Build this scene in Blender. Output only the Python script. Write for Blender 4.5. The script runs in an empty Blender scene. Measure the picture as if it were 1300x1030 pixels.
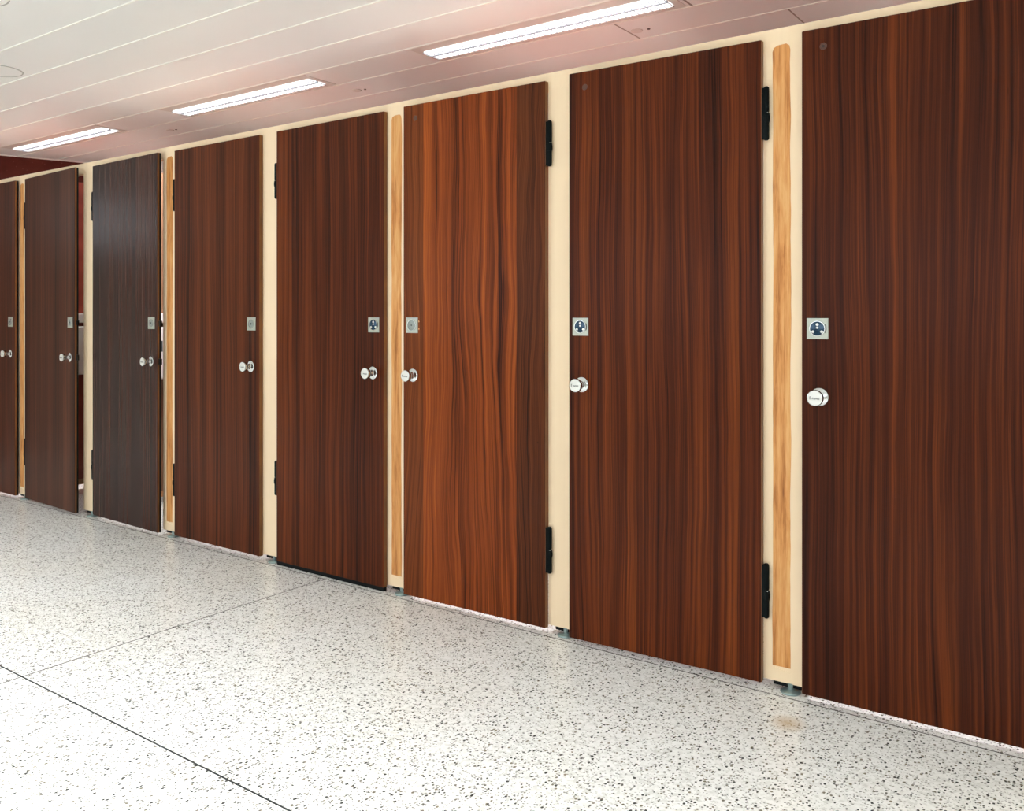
import bpy, bmesh, math, random
from mathutils import Vector, Matrix
random.seed(7)
PI = math.pi
C = bpy.context.scene.collection
scene = bpy.context.scene

# ------------------------------------------------------------ dimensions (m)
T = 0.022            # door leaf thickness, lies on the front of the posts
Z0, Z1 = 0.018, 1.992  # door bottom / top
W = 0.680            # door width
RAIL_TOP = 2.025
CEIL = 2.385
CAMZ = 1.145
DCAM = 2.64

# ------------------------------------------------------------ mesh helpers
def box(bm, x0, x1, y0, y1, z0, z1, bevel=0.0, seg=2):
    t = bmesh.new()
    bmesh.ops.create_cube(t, size=1.0)
    sx, sy, sz = x1-x0, y1-y0, z1-z0
    for v in t.verts:
        v.co = Vector(((v.co.x+.5)*sx+x0, (v.co.y+.5)*sy+y0, (v.co.z+.5)*sz+z0))
    if bevel > 0:
        bmesh.ops.bevel(t, geom=list(t.edges), offset=min(bevel, sx*.45, sy*.45, sz*.45), segments=seg, affect='EDGES', profile=.5)
    merge(bm, t)

def merge(bm, t):
    m = bpy.data.meshes.new('tmp'); t.to_mesh(m); t.free()
    bm.from_mesh(m); bpy.data.meshes.remove(m)

def lathe(bm, prof, seg=40, mat=None):
    """profile of (radius, height) turned round +Z, then moved by mat"""
    t = bmesh.new()
    rings = []
    for r, h in prof:
        if r < 1e-6:
            rings.append([t.verts.new((0, 0, h))])
        else:
            rings.append([t.verts.new((r*math.cos(2*PI*i/seg), r*math.sin(2*PI*i/seg), h)) for i in range(seg)])
    for a, b in zip(rings, rings[1:]):
        for i in range(seg):
            j = (i+1) % seg
            if len(a) == 1 and len(b) == 1: continue
            if len(a) == 1: t.faces.new((a[0], b[i], b[j]))
            elif len(b) == 1: t.faces.new((a[i], b[0], a[j]))
            else: t.faces.new((a[i], b[i], b[j], a[j]))
    bmesh.ops.recalc_face_normals(t, faces=t.faces)
    if mat: t.transform(mat)
    merge(bm, t)

def toward_room(x, y, z):
    """+Z of a lathe turned to -Y (out of the door face)"""
    return Matrix.Translation((x, y, z)) @ Matrix.Rotation(PI/2, 4, 'X')

def extrude_poly(bm, pts, y0, y1):
    """outline in XZ given real depth along Y"""
    t = bmesh.new()
    f = t.faces.new([t.verts.new((x, y0, z)) for x, z in pts])
    r = bmesh.ops.extrude_face_region(t, geom=[f])
    for v in [e for e in r['geom'] if isinstance(e, bmesh.types.BMVert)]: v.co.y = y1
    bmesh.ops.recalc_face_normals(t, faces=t.faces)
    merge(bm, t)

def obj(name, bm, mat, parent=None, smooth=False, loc=None):
    m = bpy.data.meshes.new(name); bm.to_mesh(m); bm.free()
    m.materials.append(mat)
    if smooth:
        for p in m.polygons: p.use_smooth = True
        try: m.set_sharp_from_angle(angle=math.radians(35))
        except Exception: pass
    o = bpy.data.objects.new(name, m); C.objects.link(o)
    if parent: o.parent = parent
    if loc: o.location = loc
    return o

def tag(o, label=None, cat=None, group=None, kind=None):
    if label: o['label'] = label
    if cat: o['category'] = cat
    if group: o['group'] = group
    if kind: o['kind'] = kind
    return o

def thing(name, label, cat, loc=(0, 0, 0), rotz=0, group=None):
    o = bpy.data.objects.new(name, None); C.objects.link(o)
    o.location = loc; o.rotation_euler = (0, 0, rotz); o.empty_display_size = .1
    return tag(o, label, cat, group, 'thing')

def struct(name, bm, mat):
    return tag(obj(name, bm, mat), kind='structure')

# ------------------------------------------------------------ node helpers
class NT:
    def __init__(s, name):
        s.m = bpy.data.materials.new(name); s.m.use_nodes = True
        s.t = s.m.node_tree; s.t.nodes.clear()
        s.out = s.n('ShaderNodeOutputMaterial'); s.b = s.n('ShaderNodeBsdfPrincipled')
        s.l(s.b.outputs[0], s.out.inputs[0])
    def n(s, typ, **kw):
        k = s.t.nodes.new(typ)
        for a, v in kw.items(): setattr(k, a, v)
        return k
    def l(s, a, b): s.t.links.new(a, b)
    def set(s, node, key, val):
        if hasattr(val, 'is_output') or isinstance(val, bpy.types.NodeSocket): s.l(val, node.inputs[key])
        else: node.inputs[key].default_value = val
    def math(s, op, a, b=0.0, c=0.0, clamp=False):
        k = s.n('ShaderNodeMath', operation=op, use_clamp=clamp)
        s.set(k, 0, a); s.set(k, 1, b); s.set(k, 2, c)
        return k.outputs[0]
    def coords(s): return s.n('ShaderNodeTexCoord').outputs['Object']
    def mapping(s, v, scale=(1, 1, 1), loc=(0, 0, 0)):
        k = s.n('ShaderNodeMapping'); s.l(v, k.inputs[0])
        k.inputs['Scale'].default_value = scale; k.inputs['Location'].default_value = loc
        return k.outputs[0]
    def noise(s, v, scale=1.0, detail=2.0, rough=.5, dist=0.0):
        k = s.n('ShaderNodeTexNoise'); s.l(v, k.inputs['Vector'])
        k.inputs['Scale'].default_value = scale; k.inputs['Detail'].default_value = detail
        k.inputs['Roughness'].default_value = rough; k.inputs['Distortion'].default_value = dist
        return k.outputs['Fac']
    def ramp(s, fac, stops, interp='LINEAR'):
        k = s.n('ShaderNodeValToRGB'); k.color_ramp.interpolation = interp
        el = k.color_ramp.elements
        while len(el) > 1: el.remove(el[-1])
        el[0].position = stops[0][0]; el[0].color = (*stops[0][1], 1)
        for p, c in stops[1:]:
            e = el.new(p); e.color = (*c, 1)
        s.l(fac, k.inputs[0]); return k.outputs[0]
    def mix(s, fac, a, b, mode='MIX'):
        k = s.n('ShaderNodeMix', data_type='RGBA', blend_type=mode)
        s.set(k, 0, fac)
        for i, v in ((6, a), (7, b)):
            if isinstance(v, tuple): k.inputs[i].default_value = (*v, 1)
            else: s.l(v, k.inputs[i])
        return k.outputs[2]
    def base(s, v):
        if isinstance(v, tuple): s.b.inputs['Base Color'].default_value = (*v, 1)
        else: s.l(v, s.b.inputs['Base Color'])
    def p(s, **kw):
        for k, v in kw.items():
            s.set(s.b, k.replace('_', ' '), v)
    def bump(s, h, strength=.2, dist=.001):
        k = s.n('ShaderNodeBump'); s.l(h, k.inputs['Height'])
        k.inputs['Strength'].default_value = strength; k.inputs['Distance'].default_value = dist
        s.l(k.outputs[0], s.b.inputs['Normal'])

def plain(name, col, rough=.5, metal=0.0, var=.06, scale=14.0, spec=.5):
    a = NT(name); v = a.coords()
    nz = a.noise(v, scale, 3)
    k = tuple(c*(1-var) for c in col); h = tuple(min(1, c*(1+var)) for c in col)
    a.base(a.ramp(nz, [(.3, k), (.7, h)]))
    a.p(Roughness=rough, Metallic=metal); a.b.inputs['Specular IOR Level'].default_value = spec
    return a.m

def veneer(name, seed, dark, mid, light, bias=0.0, leaf=.085, wave=.015, rough=.32, strip=None, stripcols=None, spec=.10, bw=.9, bump=.10, lstrip=None):
    """straight grained dark tropical veneer: leaves set side by side, streaks along z"""
    a = NT(name); co = a.coords()
    v = a.mapping(co, (1, 1, 1), (seed*3.17, 0, seed*1.31))
    # slow sideways wander of the figure
    w1 = a.noise(a.mapping(v, (2.2, 1, .55)), 1.0, 2.0, .5)
    w2 = a.noise(a.mapping(v, (9, 1, 2.6)), 1.0, 2.0, .5)
    sh = a.math('ADD', a.math('MULTIPLY', a.math('SUBTRACT', w1, .5), wave*4.5), a.math('MULTIPLY', a.math('SUBTRACT', w2, .5), wave))
    cx = a.n('ShaderNodeSeparateXYZ'); a.l(v, cx.inputs[0])
    xx = a.math('ADD', cx.outputs[0], sh)
    cb = a.n('ShaderNodeCombineXYZ'); a.l(xx, cb.inputs[0]); a.l(cx.outputs[2], cb.inputs[2])
    u = cb.outputs[0]
    broad = a.noise(a.mapping(u, (13, 1, .25)), 1.0, 2.0, .5)
    med = a.noise(a.mapping(u, (64, 1, .45)), 1.0, 3.0, .6)
    fine = a.noise(a.mapping(u, (210, 1, 1.1)), 1.0, 3.0, .65)
    pore = a.noise(a.mapping(u, (420, 1, 9.0)), 1.0, 2.0, .6)
    lf = a.math('FLOOR', a.math('DIVIDE', cx.outputs[0], leaf))
    wn = a.n('ShaderNodeTexWhiteNoise', noise_dimensions='1D'); a.l(lf, wn.inputs['W'])
    f = a.math('MULTIPLY', a.math('SUBTRACT', broad, .5), bw)
    f = a.math('ADD', f, a.math('MULTIPLY', a.math('SUBTRACT', med, .5), 1.15))
    f = a.math('ADD', f, a.math('MULTIPLY', a.math('SUBTRACT', fine, .5), .9))
    f = a.math('ADD', f, a.math('MULTIPLY', a.math('SUBTRACT', wn.outputs[0], .5), .16))
    f = a.math('ADD', f, .47+bias)
    col = a.ramp(f, [(.13, dark), (.47, mid), (.84, light)])
    if strip:
        # a separate darker leaf of veneer at one side of the door
        s0 = a.n('ShaderNodeSeparateXYZ'); a.l(co, s0.inputs[0])
        inside = a.math('GREATER_THAN', s0.outputs[0], strip)
        col = a.mix(inside, col, a.ramp(f, [(.20, stripcols[0]), (.47, stripcols[1]), (.76, stripcols[2])]))
    if lstrip:
        s1 = a.n('ShaderNodeSeparateXYZ'); a.l(co, s1.inputs[0])
        left = a.math('LESS_THAN', s1.outputs[0], lstrip)
        col = a.mix(a.math('MULTIPLY', left, .7), col, a.ramp(f, [(.13, stripcols[0]), (.47, stripcols[1]), (.84, stripcols[2])]))
    pr = a.math('GREATER_THAN', pore, .66)
    col = a.mix(a.math('MULTIPLY', pr, .35), col, dark)
    # small knots and pin marks
    vo = a.n('ShaderNodeTexVoronoi'); a.l(a.mapping(v, (5.5, 1, 2.2)), vo.inputs['Vector']); vo.inputs['Scale'].default_value = 1.0
    kn = a.math('LESS_THAN', vo.outputs['Distance'], .022)
    col = a.mix(a.math('MULTIPLY', kn, .55), col, (.012, .006, .004))
    a.base(col)
    rg = a.math('ADD', a.math('MULTIPLY', med, .16), rough-.08)
    a.p(Roughness=rg); a.b.inputs['Specular IOR Level'].default_value = spec
    a.bump(a.math('ADD', fine, a.math('MULTIPLY', med, .5)), bump, .0005)
    return a.m

def bare_wood(name, seed):
    a = NT(name); co = a.coords()
    v = a.mapping(co, (1, 1, 1), (seed*2.3, 0, seed*1.7))
    g = a.noise(a.mapping(v, (70, 1, 2.0)), 1.0, 4, .6)
    b = a.noise(a.mapping(v, (24, 1, 3.2)), 1.0, 5, .65, .6)
    cc = a.noise(a.mapping(v, (300, 1, 14)), 1.0, 2, .6)
    f = a.math('ADD', a.math('MULTIPLY', g, .45), a.math('ADD', a.math('MULTIPLY', b, .5), a.math('MULTIPLY', cc, .2)))
    a.base(a.ramp(f, [(.42, (.26, .09, .022)), (.50, (.48, .19, .052)), (.57, (.64, .29, .090)), (.68, (.74, .41, .16))]))
    a.p(Roughness=.55); a.b.inputs['Specular IOR Level'].default_value = .3
    a.bump(g, .3, .001)
    return a.m

def cream_paint(name):
    a = NT(name); v = a.coords()
    n1 = a.noise(a.mapping(v, (90, 90, .6)), 1, 3)
    n2 = a.noise(v, 3.0, 3)
    f = a.math('ADD', a.math('MULTIPLY', n1, .6), a.math('MULTIPLY', n2, .4))
    a.base(a.ramp(f, [(.3, (.87, .685, .465)), (.6, (.89, .71, .49)), (.8, (.90, .73, .52))]))
    a.p(Roughness=.5); a.b.inputs['Specular IOR Level'].default_value = .35
    return a.m

def terrazzo(name):
    a = NT(name); v = a.coords()
    def layer(scale, thr, keep, ax, off):
        vv = a.mapping(v, ax, off)
        vo = a.n('ShaderNodeTexVoronoi'); a.l(vv, vo.inputs['Vector']); vo.inputs['Scale'].default_value = scale
        sp = a.n('ShaderNodeSeparateColor'); a.l(vo.outputs['Color'], sp.inputs[0])
        near = a.math('LESS_THAN', vo.outputs['Distance'], a.math('MULTIPLY_ADD', sp.outputs[1], .22, thr))
        sel = a.math('LESS_THAN', sp.outputs[0], keep)
        return a.math('MULTIPLY', near, sel), sp.outputs[2]
    # angular chips of light and dark marble in a white binder
    base = a.ramp(a.noise(v, 60, 3), [(.35, (.72, .725, .70)), (.6, (.83, .835, .81))])
    vo = a.n('ShaderNodeTexVoronoi'); a.l(v, vo.inputs['Vector']); vo.inputs['Scale'].default_value = 120
    sp = a.n('ShaderNodeSeparateColor'); a.l(vo.outputs['Color'], sp.inputs[0])
    col = a.mix(.55, base, a.ramp(sp.outputs[0], [(0, (.57, .575, .54)), (.35, (.79, .795, .77)), (.8, (.90, .905, .89))]))
    g1, c1 = layer(135, .25, .42, (1, 1.5, 1), (3.1, 1.7, 0))
    col = a.mix(a.math('MULTIPLY', g1, .8), col, a.ramp(c1, [(0, (.05, .055, .045)), (1, (.26, .25, .20))]))
    g2, c2 = layer(92, .24, .37, (1.25, 1, 1), (9.4, 4.7, 0))
    col = a.mix(a.math('MULTIPLY', g2, .95), col, a.ramp(c2, [(0, (.012, .015, .012)), (.7, (.05, .055, .045)), (1, (.22, .19, .13))]))
    # faint worn and yellowed patches
    st = a.ramp(a.noise(v, 1.1, 4), [(.45, (1, 1, 1)), (.75, (.95, .93, .88))])
    col = a.mix(1.0, col, st, 'MULTIPLY')
    # one rusty stain in front of the striped post
    d = a.n('ShaderNodeVectorMath', operation='DISTANCE'); a.l(a.mapping(v, (1, 1, 0)), d.inputs[0]); d.inputs[1].default_value = (-.80, -.20, 0)
    sm = a.math('SUBTRACT', 1.0, a.math('DIVIDE', d.outputs['Value'], .06), clamp=True)
    col = a.mix(a.math('MULTIPLY', sm, .8), col, (.50, .36, .20), 'MIX')
    a.base(col)
    a.p(Roughness=a.math('ADD', a.math('MULTIPLY', a.noise(v, 5, 3), .12), .17))
    a.b.inputs['Specular IOR Level'].default_value = .4
    return a.m

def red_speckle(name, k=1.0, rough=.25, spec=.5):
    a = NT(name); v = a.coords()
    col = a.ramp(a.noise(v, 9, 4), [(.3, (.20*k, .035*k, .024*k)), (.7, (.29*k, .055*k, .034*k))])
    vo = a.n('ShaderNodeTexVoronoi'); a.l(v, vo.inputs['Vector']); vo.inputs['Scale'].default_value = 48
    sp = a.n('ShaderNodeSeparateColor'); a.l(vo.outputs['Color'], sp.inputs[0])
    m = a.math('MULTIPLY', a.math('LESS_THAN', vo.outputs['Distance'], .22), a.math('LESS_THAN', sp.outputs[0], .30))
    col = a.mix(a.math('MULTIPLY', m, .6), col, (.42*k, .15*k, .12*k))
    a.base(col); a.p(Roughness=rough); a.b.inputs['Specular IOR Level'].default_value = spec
    return a.m

def emit(name, col, strength):
    a = NT(name)
    a.base((.9, .9, .9))
    a.b.inputs['Emission Color'].default_value = (*col, 1)
    a.b.inputs['Emission Strength'].default_value = strength
    return a.m

M_cream = cream_paint('cream_paint')
M_rail = cream_paint('cream_paint_rail')
M_floor = terrazzo('terrazzo')
M_joint = plain('joint_filler_dark', (.018, .024, .026), .5)
M_joint2 = plain('joint_filler_brown', (.05, .042, .036), .6)
M_ceil = plain('ceiling_white', (.87, .87, .84), .42, var=.01, scale=2)
M_ceil_rib = plain('ceiling_rib', (.88, .87, .80), .4, var=.01)
M_seam = plain('ceiling_seam_shadow', (.34, .29, .25), .7)
M_frame = plain('light_frame_enamel', (.70, .66, .60), .4, var=.01)
M_lamp = emit('fluorescent_diffuser', (.90, .96, 1.0), .85)
M_louvre = plain('louvre_aluminium', (.62, .70, .76), .25, .6, var=.03)
M_disc = plain('white_plastic', (.72, .68, .62), .4, var=.01)
M_dark_dot = plain('dark_grey_plastic', (.10, .07, .06), .5)
M_red = red_speckle('red_speckled_laminate')
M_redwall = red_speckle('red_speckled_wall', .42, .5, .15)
M_tan = plain('tan_wood', (.46, .24, .10), .5, var=.15, scale=30)
M_tile = plain('white_tile', (.75, .75, .72), .25, var=.02)
M_wall = plain('wall_paint', (.72, .71, .66), .7, var=.02)
M_black = plain('black_lacquer', (.003, .0055, .0055), .4, var=.2, spec=.08)
M_rubber_shade = plain('black_rubber_and_shade', (.004, .006, .007), .6, var=.2, spec=.15)  # rubber seal, also painted shade on door edges and under posts
M_chrome = plain('chrome', (.58, .60, .59), .12, 1.0, var=.02)
M_face = plain('knob_face_steel', (.72, .73, .70), .42, .35, var=.03)
M_mark = plain('engraved_mark', (.05, .06, .06), .6)
M_plate = plain('satin_nickel', (.43, .46, .40), .35, .5, var=.05, scale=60)
M_dish = plain('blue_black_enamel', (.012, .045, .085), .12, .3, var=.2)
M_greydish = plain('grey_enamel', (.27, .31, .29), .3, .4, var=.05)
M_brass = plain('brass', (.75, .42, .20), .25, 1.0, var=.05)
M_alu = plain('dull_aluminium', (.27, .36, .36), .35, .6, var=.1)
M_edge = plain('amber_edge_band', (.17, .062, .012), .35, var=.25, scale=8)
M_plug = plain('dark_wood_plug', (.075, .030, .018), .4, var=.1)
M_plugring = plain('dark_ring', (.03, .016, .012), .4)
M_bolt = plain('black_bolt', (.003, .003, .003), .35, spec=.2)
M_white = plain('white_enamel', (.82, .80, .78), .25, var=.01)

# ------------------------------------------------------------ room shell
XL, XR, YF, YB = -7.9, 2.3, -4.7, 1.22
bm = bmesh.new(); box(bm, XL, XR, YF, YB, -.10, 0); struct('floor', bm, M_floor)

# ceiling of long metal planks laid along the row; a raised light rib marks each seam
N_seams = [.72, 1.02, 1.32, 1.62, 1.915, 2.20, 2.48, 2.744, 3.0, 3.25, 3.502, 3.748]
bm = bmesh.new(); box(bm, XL, XR, YF, YB, CEIL, CEIL+.12); struct('ceiling', bm, M_ceil)
ys = [n-DCAM for n in N_seams] + [-2.25, -2.55, -2.85, -3.2, -3.5, -3.8, -4.1, -4.4]
for i, y in enumerate(ys):
    bm = bmesh.new()
    box(bm, XL+.02, XR-.02, y-.0032, y+.0032, CEIL-.0035, CEIL+.001)
    struct('trim_%d' % (i+1), bm, M_ceil_rib)
bm = bmesh.new()
box(bm, -1.812, -1.806, 3.26-DCAM, 3.495-DCAM, CEIL-.001, CEIL+.001)
box(bm, -1.153, -1.147, 3.51-DCAM, 3.74-DCAM, CEIL-.001, CEIL+.001)
box(bm, -1.452, -1.444, 3.01-DCAM, 3.245-DCAM, CEIL-.0012, CEIL+.001)
struct('trim_41', bm, M_seam)

# divider strips of the terrazzo
bm = bmesh.new(); box(bm, XL+.02, XR-.02, -1.3075, -1.3025, -.001, .0006); struct('trim_42', bm, M_joint)
bm = bmesh.new(); box(bm, -2.8765, -2.8718, YF+.02, -.044, -.001, .0006); struct('trim_43', bm, M_joint2)
bm = bmesh.new(); box(bm, XL+.02, XR-.02, -.0440, -.0402, -.001, .0006); struct('trim_44', bm, M_joint2)

# end wall of red speckled laminate, set slightly askew, with a thin white cornice line
ang = math.atan2(.219, .628)
def wall_pt(y): return -7.115+(y-(3.143-DCAM))*(.219/.628)
bm = bmesh.new()
t = bmesh.new()
ya, yb = YF, YB
v = [t.verts.new(p) for p in ((wall_pt(-.9), -.9, 0), (wall_pt(yb), yb, 0), (wall_pt(yb)-.15, yb, 0), (wall_pt(-.9)-.15, -.9, 0))]
f = t.faces.new(v); r = bmesh.ops.extrude_face_region(t, geom=[f])
for q in [e for e in r['geom'] if isinstance(e, bmesh.types.BMVert)]: q.co.z = CEIL-.004
bmesh.ops.recalc_face_normals(t, faces=t.faces); merge(bm, t)
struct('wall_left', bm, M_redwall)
bm = bmesh.new(); t = bmesh.new()
v = [t.verts.new(p) for p in ((wall_pt(-.9)+.012, -.9, CEIL-.006), (wall_pt(yb)+.012, yb, CEIL-.006), (wall_pt(yb)-.02, yb, CEIL-.006), (wall_pt(-.9)-.02, -.9, CEIL-.006))]
f = t.faces.new(v); r = bmesh.ops.extrude_face_region(t, geom=[f])
for q in [e for e in r['geom'] if isinstance(e, bmesh.types.BMVert)]: q.co.z = CEIL
bmesh.ops.recalc_face_normals(t, faces=t.faces); merge(bm, t)
struct('trim_45', bm, M_ceil_rib)

def wall_with_openings(bm, a0, a1, z1, holes, put):
    """holes: (a, b, z0, z1) along the wall; put(a0,a1,z0,z1) adds one solid"""
    cur = a0
    for (a, b, h0, h1) in sorted(holes):
        if a > cur: put(cur, a, 0, z1)
        put(a, b, 0, h0); put(a, b, h1, z1)
        cur = b
    if cur < a1: put(cur, a1, 0, z1)
fh = [(-6.9, -4.9, .95, 2.0), (-4.6, -2.6, .95, 2.0), (-2.3, -.3, .95, 2.0), (0.0, 1.9, .95, 2.0)]
bm = bmesh.new()
wall_with_openings(bm, XL, XR, CEIL, fh, lambda a, b, c, d: box(bm, a, b, YF-.15, YF, c, d))
struct('wall_front', bm, M_wall)
lh = [(-2.1, -1.25, 1.75, 2.28)]  # unseen end window, added and shaped for the sheen on the darkest door
bm = bmesh.new()
wall_with_openings(bm, YF, -.9, CEIL, lh, lambda a, b, c, d: box(bm, XL-.15, XL, a, b, c, d))
box(bm, XL, wall_pt(-.9)-.15, -.98, -.9, 0, CEIL)
struct('wall_corner', bm, M_wall)
bm = bmesh.new(); box(bm, XR, XR+.15, YF, YB, 0, CEIL); struct('wall_right', bm, M_wall)
bm = bmesh.new(); box(bm, XL, XR, YB, YB+.12, 0, CEIL); struct('wall_back', bm, M_tile)
for i, (a, b, c, d) in enumerate(fh):
    bm = bmesh.new()
    for x in (a, (a+b)/2-.025, b-.05): box(bm, x, x+.05, YF-.10, YF-.04, c, d)
    box(bm, a, b, YF-.10, YF-.04, c, c+.05); box(bm, a, b, YF-.10, YF-.04, d-.05, d)
    struct('window_%d' % (i+1), bm, M_white)
bm = bmesh.new(); a, b, c, d = lh[0]
for y in (a, (a+b)/2-.025, b-.05): box(bm, XL-.10, XL-.04, y, y+.05, c, d)
box(bm, XL-.10, XL-.04, a, b, c, c+.05); box(bm, XL-.10, XL-.04, a, b, d-.05, d)
struct('window_5', bm, M_white)

# ------------------------------------------------------------ cubicle front: rail, posts
tr = bmesh.new()
box(tr, -7.2, 0, 0, .036, 1.965, RAIL_TOP, .0005)
o = obj('top_rail', tr, M_rail)
tag(o, 'long cream painted rail running over the tops of all cubicle doors', 'rail', kind='thing')

post_info = [  # left edge, right edge (partly behind the doors), inlay?, label
 (-.941, -.800, True,  'a'),
 (-1.736, -1.615, False, 'plain cream post between the reddest door and the door with a low bare wood post on its right'),
 (-2.540, -2.400, True, 'cream post with bare wood strip directly left of the reddest door'),
 (-3.345, -3.200, False, 'plain cream post with black hinges beside the fourth full door from the right'),
 (-4.152, -4.000, True, 'cream post with bare wood strip right of the dark door that stands ajar'),
 (-4.945, -4.790, False, 'plain cream post between the two doors that stand ajar, white glare slit on its left'),
 (-5.735, -5.580, True, 'cream post with bare wood strip, leftmost post in the photo'),
 (-.137, 0, False, ''),
 (-6.54, -6.375, False, ''),
]
labels_post = [
 'nearest cream post, with a broad strip of bare wood, beside the rightmost door',
 'plain cream post between the reddest door and its right neighbour',
 'cream post with bare wood strip touching the left edge of the reddest door',
 'plain cream post left of the door that has a black seal along its bottom',
 'cream post with bare wood strip just right of the darkest door ajar',
 'plain cream post left of the darkest door, behind an open gap',
 'farthest cream post with bare wood strip, near the left picture edge',
 'plain cream end post carrying the hinges of the rightmost door, beyond the right picture edge',
 'plain cream post carrying the hinges of the leftmost door, beyond the left picture edge',
]
for k, ((xa, xb, inlay, _), lab) in enumerate(zip(post_info, labels_post)):
    xc = (xa+xb)/2
    r = thing('partition_post', lab, 'post', (xc, 0, 0))
    bm = bmesh.new(); box(bm, xa-xc, xb-xc, 0, .036, .026, 1.965, .0003)
    if inlay:   # shallow notch mark under the bare strip
        pass
    obj('post_body', bm, M_cream, r)
    if inlay:
        # bare strip: slightly wavy edges, round shouldered top
        il = {0: (-.912, -.8575), 2: (-2.512, -2.458), 4: (-4.117, -4.066), 6: (-5.702, -5.655)}[k]
        zlo, zhi = .073, 1.974
        rnd = random.Random(k+3)
        n = 46; L, R = [], []
        wl = wr = 0
        for i in range(n+1):
            z = zlo+(zhi-.02-zlo)*i/n
            wl = wl*.8+rnd.uniform(-.0009, .0009); wr = wr*.8+rnd.uniform(-.0012, .0012)
            L.append((il[0]-xc+wl, z)); R.append((il[1]-xc+wr, z))
        top = [(L[-1][0]+.004, zhi-.008), (L[-1][0]+.016, zhi-.002), (R[-1][0]-.012, zhi), (R[-1][0]-.003, zhi-.007)]
        pts = R + top[::-1] + L[::-1]
        bm = bmesh.new(); extrude_poly(bm, pts, -.0012, .004)
        o = obj('wood_strip', bm, bare_wood('bare_wood_%d' % k, k+1), r)
        tag(o, 'bare unpainted wood strip')
        bm = bmesh.new()
        extrude_poly(bm, [(il[0]-xc+.004, zlo-.004), (il[1]-xc, zlo-.012), (il[1]-xc-.002, zlo-.016), (il[0]-xc+.012, zlo-.008)], -.0022, .002)
        obj('paint_ridge', bm, M_rail, r)
    # levelling foot
    bm = bmesh.new()
    lathe(bm, [(0, 0), (.030, 0), (.031, .0025), (.029, .005), (.014, .0075), (.0085, .010), (.0085, .027), (0, .027)], 32,
          Matrix.Translation((.012, .004, 0.0007)))
    gap_shade = bmesh.new(); box(gap_shade, xa-xc+.03, xb-xc-.008, .002, .034, .0145, .0262, .0005)
    obj('foot_gap_shade', gap_shade, M_rubber_shade, r)  # black block stands in for the shade under the post
    tag(obj('levelling_foot', bm, M_alu, r, smooth=True), 'dull metal adjustable foot')

# ------------------------------------------------------------ doors
dk, md, lt = (.013, .0038, .0022), (.056, .0118, .0040), (.140, .032, .0070)
door_specs = [
 dict(side='R', hx=-.135, ang=.6, mat=veneer('veneer_rightmost', 1, dk, md, lt, -.02, .09), dish='blue', zl=(.216, .384),
      label='rightmost and largest dark wood door, cut off by the right edge of the photo', plug='ring'),
 dict(side='R', hx=-.941, ang=2.0, mat=veneer('veneer_second', 2, dk, (.080, .0165, .0048), (.185, .044, .0085), .0, .055), dish='blue', zl=(.216, .384),
      label='evenly striped dark wood door with two black hinges on the nearest post', plug='plain'),
 dict(side='R', hx=-1.736, ang=1.0, mat=veneer('veneer_red', 3, (.030, .0065, .0026), (.195, .041, .0085), (.36, .088, .0155), .03, .5, .040, bw=.6, lstrip=-.575,
      strip=-.125, stripcols=[(.020, .0065, .003), (.080, .020, .0062), (.135, .040, .0115)]), dish='grey', zl=(.216, .384),
      label='reddest wood door, orange brown grain with a darker strip along its right side', plug='plain'),
 dict(side='L', hx=-3.216, ang=0, mat=veneer('veneer_fourth', 4, dk, (.075, .0165, .0050), (.165, .040, .0090), .0, .10), dish='blue', zl=(.317, .477),
      label='brown wood door with a black seal line along its bottom edge', seal=True),
 dict(side='L', hx=-4.018, ang=0, mat=veneer('veneer_fifth', 5, dk, (.078, .0190, .0066), (.155, .042, .0120), .0, .075), dish='dot', zl=(.216, .384),
      label='closed brown door right of the darkest door, its knob beside a plain cream post'),
 dict(side='L', hx=-4.809, ang=-2.0, mat=veneer('veneer_sixth', 6, (.010, .0036, .0028), (.034, .0105, .0062), (.072, .022, .0105), -.03, .09, rough=.26, spec=.17, bump=.02), dish='dot', zl=(.216, .384),
      label='darkest door with a purplish sheen, standing slightly ajar', bolts=True),
 dict(side='L', hx=-5.599, ang=-3.5, mat=veneer('veneer_seventh', 7, (.020, .009, .006), (.064, .023, .013), (.115, .042, .021), .0, .08), dish='dot', zl=(.216, .384),
      label='brown door standing ajar, red partition and white box seen through its gap', bolts=True),
 dict(side='L', hx=-6.390, ang=-.6, mat=veneer('veneer_eighth', 8, (.020, .008, .005), (.072, .023, .012), (.135, .042, .018), .02, .08), dish='dot', zl=(.216, .384),
      label='leftmost door, cut off by the left edge of the photo'),
]

def hinge_mesh(bm, s, z0, z1):
    """s = -1: barrel just left of the leaf edge (hinge on left), +1: just right of it. Local x of hinge edge = 0"""
    mid = (z0+z1)/2
    # barrel lies over the post, beside the leaf
    bx = s*.0125; by = -.0125
    rr = .0088
    for a, b, r_ in ((z0, mid-.0008, rr), (mid+.0008, z1, rr)):
        lathe(bm, [(0, 0), (r_*.55, 0), (r_*.9, .003), (r_, .008), (r_, b-a-.008), (r_*.9, b-a-.003), (r_*.55, b-a), (0, b-a)], 20,
              Matrix.Translation((bx, by, a)))
    # second lobe that wraps the leaf edge
    box(bm, min(0, -s*.0005), max(0, -s*.0005), -.02, -.002, z0, z1)
    box(bm, *sorted((s*.0005, bx)), -.0215, -.0015, z0+.004, z1-.004, .002)
    # bulge at the knuckle
    lathe(bm, [(0, 0), (.0095, .002), (.0112, .010), (.0112, .020), (.0095, .030), (0, .032)], 20, Matrix.Translation((bx, by, mid-.030)))

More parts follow.
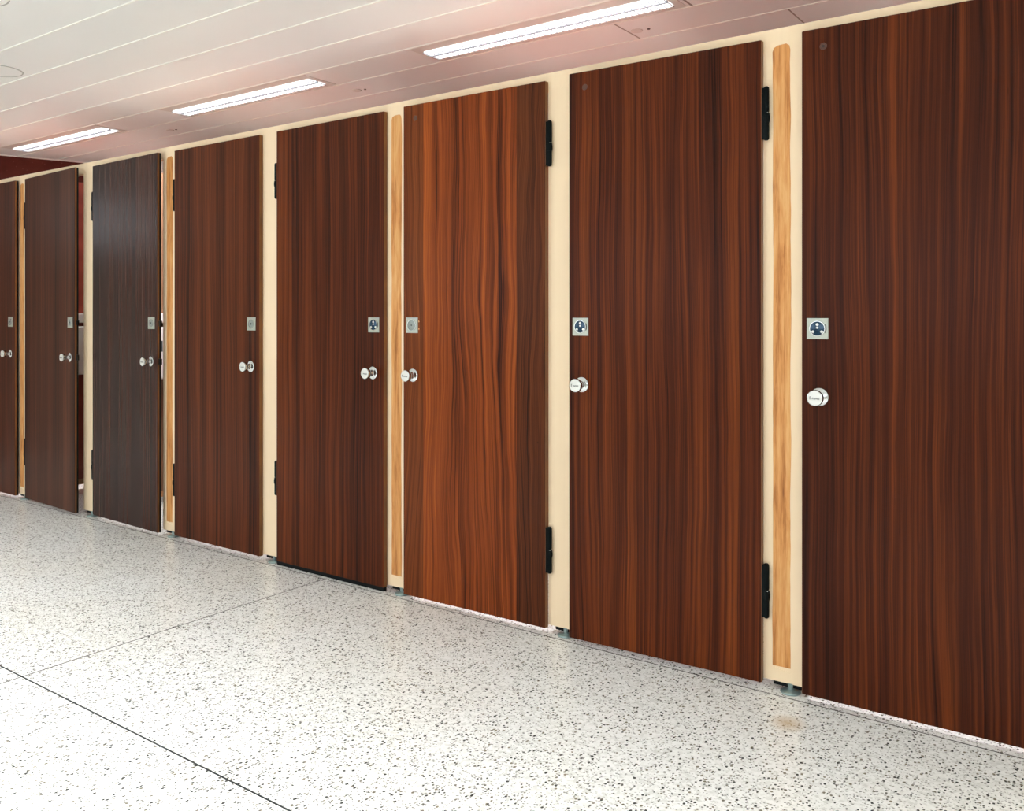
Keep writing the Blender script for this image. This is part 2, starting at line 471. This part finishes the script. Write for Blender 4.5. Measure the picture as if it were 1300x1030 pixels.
def make_door(sp, idx):
    s = sp['side']; sg = -1 if s == 'R' else 1      # leaf runs to sg*x from the hinge
    r = thing('cubicle_door', sp['label'], 'door', (sp['hx'], 0, 0), math.radians(sp['ang']))
    x0, x1 = (-W, 0) if s == 'R' else (0, W)
    bm = bmesh.new(); box(bm, x0+.0012, x1-.0012, -T, -.0015, Z0, Z1, .0015)
    obj('leaf', bm, sp['mat'], r)
    # amber lipping on both long edges
    bm = bmesh.new()
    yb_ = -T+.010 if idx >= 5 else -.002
    box(bm, x1-.0014, x1, -T+.0012, yb_, Z0+.001, Z1-.001)
    box(bm, x0, x0+.0014, -T+.0012, -.002, Z0+.001, Z1-.001)
    tag(obj('edge_lipping', bm, M_edge, r), 'amber brown veneered door edge')
    if idx >= 5:   # black strip paints the shade on the back of the closing edge
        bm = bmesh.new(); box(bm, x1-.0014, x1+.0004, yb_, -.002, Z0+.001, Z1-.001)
        tag(obj('edge_shade', bm, M_rubber_shade, r), 'painted black shade along the back of the door edge')
    # hinges
    for z0, z1 in ((1.684, 1.849), sp['zl']):
        bm = bmesh.new(); hinge_mesh(bm, -sg, z0, z1)
        h = obj('hinge', bm, M_black, r, smooth=True); tag(h, 'black barrel hinge')
        bm = bmesh.new(); bx = -sg*.0125
        lathe(bm, [(0, 0), (.0016, 0), (.0014, .0012), (0, .0016)], 12, toward_room(bx+.006*(-sg), -.0190, (z0+z1)/2+.001))
        obj('screw', bm, M_chrome, h)
    # knob: rose, stem, mushroom head with engraved face
    kx = x0+.052 if s == 'R' else x1-.062
    kz = .906
    bm = bmesh.new()
    lathe(bm, [(0, 0), (.0245, 0), (.0262, .0015), (.0262, .0035), (.0240, .0055), (.0195, .0062), (.0135, .0085), (.0100, .014), (.0095, .028), (0, .028)], 44, toward_room(kx, -T, kz))
    kn = obj('knob', bm, M_chrome, r, smooth=True); tag(kn, 'polished chrome knob with flat round head')
    bm = bmesh.new()
    lathe(bm, [(0, .024), (.010, .024), (.0165, .0275), (.0215, .033), (.0232, .040), (.0234, .047), (.0222, .0495), (.0205, .0500)], 44, toward_room(kx, -T, kz))
    obj('knob_head', bm, M_chrome, kn, smooth=True)
    bm = bmesh.new()
    lathe(bm, [(.0205, .0495), (.0203, .0503), (.010, .0512), (0, .0514)], 44, toward_room(kx, -T, kz))
    obj('knob_face', bm, M_face, kn, smooth=True)
    bm = bmesh.new()
    yy = -T-.0518
    box(bm, kx-.0140, kx-.0126, yy, yy+.0014, kz-.0040, kz+.0045)
    box(bm, kx-.0140, kx-.0108, yy, yy+.0014, kz+.0035, kz+.0045)
    for q in range(4):
        xx = kx-.0070+q*.0050
        box(bm, xx, xx+.0009, yy, yy+.0016, kz-.0035, kz+.0012)
        box(bm, xx+.0024, xx+.0033, yy, yy+.0016, kz-.0035, kz+.0012)
        box(bm, xx, xx+.0033, yy, yy+.0016, kz-.0040 if q % 2 else kz+.0006, kz-.0032 if q % 2 else kz+.0014)
    box(bm, kx+.0126, kx+.0135, yy+.0003, yy+.0018, kz-.0048, kz+.0016)
    obj('engraving', bm, M_mark, kn)
    # lock indicator plate
    px = x0+.0465 if s == 'R' else x1-.0575
    pz = 1.107; ph = .031
    bm = bmesh.new(); box(bm, px-ph, px+ph, -T-.0025, -T+.001, pz-ph, pz+ph, .0006)
    pl = obj('lock_plate', bm, M_plate, r)
    tag(pl, {'blue': 'square nickel lock plate with dark blue round indicator', 'grey': 'square nickel lock plate with grey round indicator',
             'dot': 'square nickel lock plate with small dark centre'}[sp['dish']])
    bm = bmesh.new()
    rr = .0225 if sp['dish'] != 'dot' else .020
    lathe(bm, [(rr*.88, .0), (rr*.93, .0032), (rr, .0032), (rr*1.04, 0)], 44, toward_room(px, -T-.0022, pz))
    obj('indicator_ring', bm, M_chrome, pl, smooth=True)
    bm = bmesh.new()
    lathe(bm, [(0, .0022), (rr*.5, .0020), (rr*.88, .0008), (rr*.9, 0)], 44, toward_room(px, -T-.0022, pz))
    dish_mat = {'blue': M_dish, 'grey': M_greydish, 'dot': M_greydish}[sp['dish']]
    obj('indicator', bm, dish_mat, pl, smooth=True)
    bm = bmesh.new()
    if sp['dish'] == 'blue':
        for (dx, dz, q) in ((0, .012, .0046), (-.0125, -.009, .0044), (.0125, -.009, .0044), (0, .003, .0035)):
            lathe(bm, [(q, 0), (q*.9, .0022), (0, .0026)], 20, toward_room(px+dx, -T-.0030, pz+dz))
        obj('indicator_stud', bm, M_face, pl, smooth=True)
        bm = bmesh.new(); n = 12
        pts = [(px+.0262*math.cos(t_), pz+.0262*math.sin(t_)) for t_ in [(-.55+1.1*i/n) for i in range(n+1)]]
        pts += [(px+.0242*math.cos(t_), pz+.0242*math.sin(t_)) for t_ in [(.45-.9*i/n) for i in range(n+1)]]
        extrude_poly(bm, pts, -T-.0029, -T-.0020)
        obj('slot', bm, M_bolt, pl)
    else:
        q = .0032 if sp['dish'] == 'grey' else .0048
        lathe(bm, [(q, 0), (q*.9, .0016), (0, .0018)], 20, toward_room(px, -T-.0040, pz))
        obj('keyhole', bm, M_mark, pl, smooth=True)
    if idx == 2:
        for dz in (.015, -.015):
            bm = bmesh.new(); lathe(bm, [(0, 0), (.0038, 0), (.0034, .004), (0, .005)], 16, toward_room(px+ph+.0075, -T-.0002, pz+dz))
            tag(obj('brass_screw', bm, M_brass, pl, smooth=True), 'small brass screw')
    # round plug where a hook used to be
    if sp.get('plug'):
        bm = bmesh.new(); lathe(bm, [(.0105, 0), (.0100, .0010), (0, .0013)], 28, toward_room(x0+.063, -T, 1.937))
        pg = obj('plug', bm, M_plug, r, smooth=True)
        if sp['plug'] == 'ring':
            bm = bmesh.new(); lathe(bm, [(.0048, 0), (.0044, .0012), (0, .0014)], 20, toward_room(x0+.063, -T-.0006, 1.937))
            obj('plug_center', bm, M_plugring, pg, smooth=True)
    if sp.get('seal'):
        bm = bmesh.new(); box(bm, x0+.002, x1-.002, -T+.001, -.004, .0015, Z0+.001, .001)
        tag(obj('bottom_seal', bm, M_rubber_shade, r), 'black rubber sealing strip under the door')
    if sp.get('bolts'):
        for z, hh in ((1.105, .020), (.906, .022)):
            bm = bmesh.new()
            lathe(bm, [(0, 0), (hh*.7, 0), (hh*.7, .004), (hh, .007), (hh, .014), (hh*.8, .018), (0, .019)], 28,
                  Matrix.Translation((x1-.050, -.0018, z)) @ Matrix.Rotation(-PI/2, 4, 'X'))
            tag(obj('inner_knob', bm, M_bolt, r, smooth=True), 'black inner knob')
            bm = bmesh.new(); box(bm, x1-.002, x1+.015, -.017, -.004, z-hh*.7, z+hh*.7, .002)
            tag(obj('latch_bolt', bm, M_bolt, r), 'black latch bolt')
    return r
for i, sp in enumerate(door_specs): make_door(sp, i)

# ------------------------------------------------------------ cubicle side partitions
def partition(x, mat, label, group=None):
    r = thing('side_partition', label, 'partition', (x, 0, 0), 0, group)
    bm = bmesh.new(); box(bm, -.014, .014, .038, YB-.004, .072, RAIL_TOP-.004, .001)
    obj('panel', bm, mat, r)
    bm = bmesh.new(); box(bm, -.016, .016, .038, YB-.004, .036, .072, .001)
    tag(obj('bottom_edge', bm, M_tan, r), 'tan wooden bottom edge')
    bm = bmesh.new()
    for y in (YB-.12,):
        lathe(bm, [(0, 0), (.028, 0), (.028, .004), (.010, .008), (.010, .037), (0, .037)], 20, Matrix.Translation((0, y, 0)))
    obj('partition_foot', bm, M_alu, r, smooth=True)
partition(-5.66, M_red, 'red speckled cubicle partition seen through the gap of the farther open door')
partition(-4.87, plain('brown_laminate', (.20, .10, .05), .5, var=.1), 'tan partition glimpsed in the thin gap beside the darkest door')
for x in (-.030, -.875, -1.69, -2.475, -3.28, -4.08, -6.45):
    partition(x, M_red, 'red cubicle partition hidden behind the closed doors', 'partitions behind closed doors')

def dispenser(x, label, cat_y=.28):
    r = thing('paper_dispenser', label, 'dispenser', (x+.0145, cat_y, 0))
    bm = bmesh.new(); box(bm, 0, .11, -.02, .26, .765, 1.077, .008)
    obj('case', bm, M_white, r)
    bm = bmesh.new(); box(bm, 0, .10, -.02, .26, 1.100, 1.160, .006)
    obj('upper_case', bm, M_white, r)
    bm = bmesh.new(); box(bm, .108, .1108, .08, .095, .93, .995)
    obj('slot', bm, M_mark, r)
dispenser(-5.66, 'white wall box behind the farther open door, on the red partition')
dispenser(-4.87, 'white wall box behind the darkest door, seen as a thin sliver')

# ------------------------------------------------------------ ceiling lights
M_lamp_off = plain('louvre_reflector', (.8, .82, .84), .3, .3, var=.01)
def ceiling_light(xc, label, lamp=None):
    r = thing('ceiling_light', label, 'light', (xc, 0, CEIL))
    y0, y1 = 3.005-DCAM, 3.232-DCAM
    iy0, iy1 = 3.068-DCAM, 3.192-DCAM
    hx, ix = .642, .610
    bm = bmesh.new()
    box(bm, -hx, hx, y0, iy0, -.004, .002); box(bm, -hx, hx, iy1, y1, -.004, .002)
    box(bm, -hx, -ix, iy0, iy1, -.004, .002); box(bm, ix, hx, iy0, iy1, -.004, .002)
    obj('frame', bm, M_frame, r)
    ym = (iy0+iy1)/2
    for a, b in ((iy0+.003, ym-.0055), (ym+.0055, iy1-.003)):
        bm = bmesh.new(); box(bm, -ix+.004, ix-.004, a, b, -.010, 0, .002)
        obj('lit_diffuser', bm, lamp or M_lamp, r)
    bm = bmesh.new(); box(bm, -ix, ix, ym-.005, ym+.005, -.0125, 0)
    n = 40
    for i in range(n+1):
        x = -ix+2*ix*i/n
        box(bm, x-.0012, x+.0012, iy0+.002, iy1-.002, -.0125, -.0095)
    obj('louvre', bm, M_louvre, r)
    # the tubes above the louvre throw their light down in a wide beam
    if lamp is None:
        l = bpy.data.lights.new('strip_area_light', 'AREA'); l.shape = 'RECTANGLE'; l.size = 1.2; l.size_y = .12
        l.energy = 30; l.spread = math.radians(140); l.color = (.96, .98, 1.0)
        lo = bpy.data.objects.new('strip_area_light', l); C.objects.link(lo); lo.parent = r; lo.location = (0, ym, -.016)
    return r
ceiling_light(-2.11, 'largest and nearest of the three lit strip lights, cut by the top picture edge')
ceiling_light(-4.125, 'middle of the three lit ceiling strip lights')
ceiling_light(-6.14, 'farthest and smallest lit ceiling strip light, above the red wall')
ceiling_light(-.095, 'unseen ceiling strip light added for its light, in the same row, beyond the top of the photo')  # unseen fixture added to carry on the row and its light

ADDED_ROW_POWER = 20  # unseen second row, added to brighten the floor and lower doors
for k in range(5):
    row = ceiling_light(-6.2+2.0*k, 'unseen ceiling strip light of an added second row, brightening the open floor', M_lamp_off)
    row.location.y = -2.3-.492; row['group'] = 'added strip lights over the open floor'
    l = bpy.data.lights.new('strip_area_light', 'AREA'); l.shape = 'RECTANGLE'; l.size = 1.2; l.size_y = .13
    l.energy = ADDED_ROW_POWER; l.spread = math.radians(106); l.color = (.95, .975, 1.0)
    lo = bpy.data.objects.new('strip_area_light', l); C.objects.link(lo); lo.parent = row; lo.location = (0, .492, -.016)
for x, lab in ((-1.77, 'small white ceiling disc with dark dot beside the nearest strip light'),
               (-3.487, 'small white ceiling disc with dark dot right of the middle strip light'),
               (-5.25, 'small white ceiling disc with dark dot right of the farthest strip light')):
    r = thing('ceiling_disc', lab, 'ceiling fitting', (x, 3.39-DCAM, CEIL))
    bm = bmesh.new(); lathe(bm, [(.026, 0), (.025, -.004), (0, -.006)], 32); obj('cover', bm, M_disc, r, smooth=True)
    bm = bmesh.new(); lathe(bm, [(.007, 0), (.006, -.003), (0, -.004)], 16, Matrix.Translation((.052, .01, 0))); obj('sensor_dot', bm, M_dark_dot, r, smooth=True)
for x, n, lab in ((-4.68, 2.05, 'round flush ceiling cover with thin grey rim at the left picture edge'),
                  (-3.655, 1.52, 'round flush ceiling cover in the top left corner of the photo')):
    r = thing('ceiling_cover', lab, 'ceiling fitting', (x, n-DCAM, CEIL))
    bm = bmesh.new(); lathe(bm, [(.113, 0), (.113, -.002), (0, -.002)], 48); obj('cover', bm, M_ceil, r)
    bm = bmesh.new(); lathe(bm, [(.1135, 0), (.1135, -.0026), (.119, -.0026), (.121, 0)], 48); obj('rim', bm, plain('grey_rim', (.42, .42, .38), .5), r)

# ------------------------------------------------------------ daylight and camera
w = bpy.data.worlds.new('World'); scene.world = w; w.use_nodes = True
nt = w.node_tree; bg = nt.nodes['Background']
bg.inputs['Color'].default_value = (.90, .95, 1.0, 1); bg.inputs['Strength'].default_value = 2.2
def portal(name, loc, rot, sx, sy):
    l = bpy.data.lights.new(name, 'AREA'); l.shape = 'RECTANGLE'; l.size = sx; l.size_y = sy; l.cycles.is_portal = True
    o = bpy.data.objects.new(name, l); C.objects.link(o); o.location = loc; o.rotation_euler = rot
for i, (a, b, c, d) in enumerate(fh):
    portal('window_daylight', ((a+b)/2, YF-.16, (c+d)/2), (PI/2, 0, 0), b-a, d-c)
a, b, c, d = lh[0]
portal('window_daylight', (XL-.16, (a+b)/2, (c+d)/2), (PI/2, 0, -PI/2), b-a, d-c)  # daylight through the added end window

cam = bpy.data.cameras.new('camera'); co = bpy.data.objects.new('camera', cam); C.objects.link(co)
co.location = (0, -DCAM, CAMZ)
co.rotation_euler = (PI/2, 0, math.atan2(.584, .812))
cam.sensor_width = 36; cam.lens = 1106/1300*36
cam.shift_y = -114/1300
cam.clip_start = .05
scene.camera = co
vs = scene.view_settings
vs.view_transform = 'Standard'; vs.look = 'None'; vs.gamma = 1; vs.use_curve_mapping = False
vs.exposure = 0.66
scene.cycles.max_bounces = 12
scene.cycles.diffuse_bounces = 8
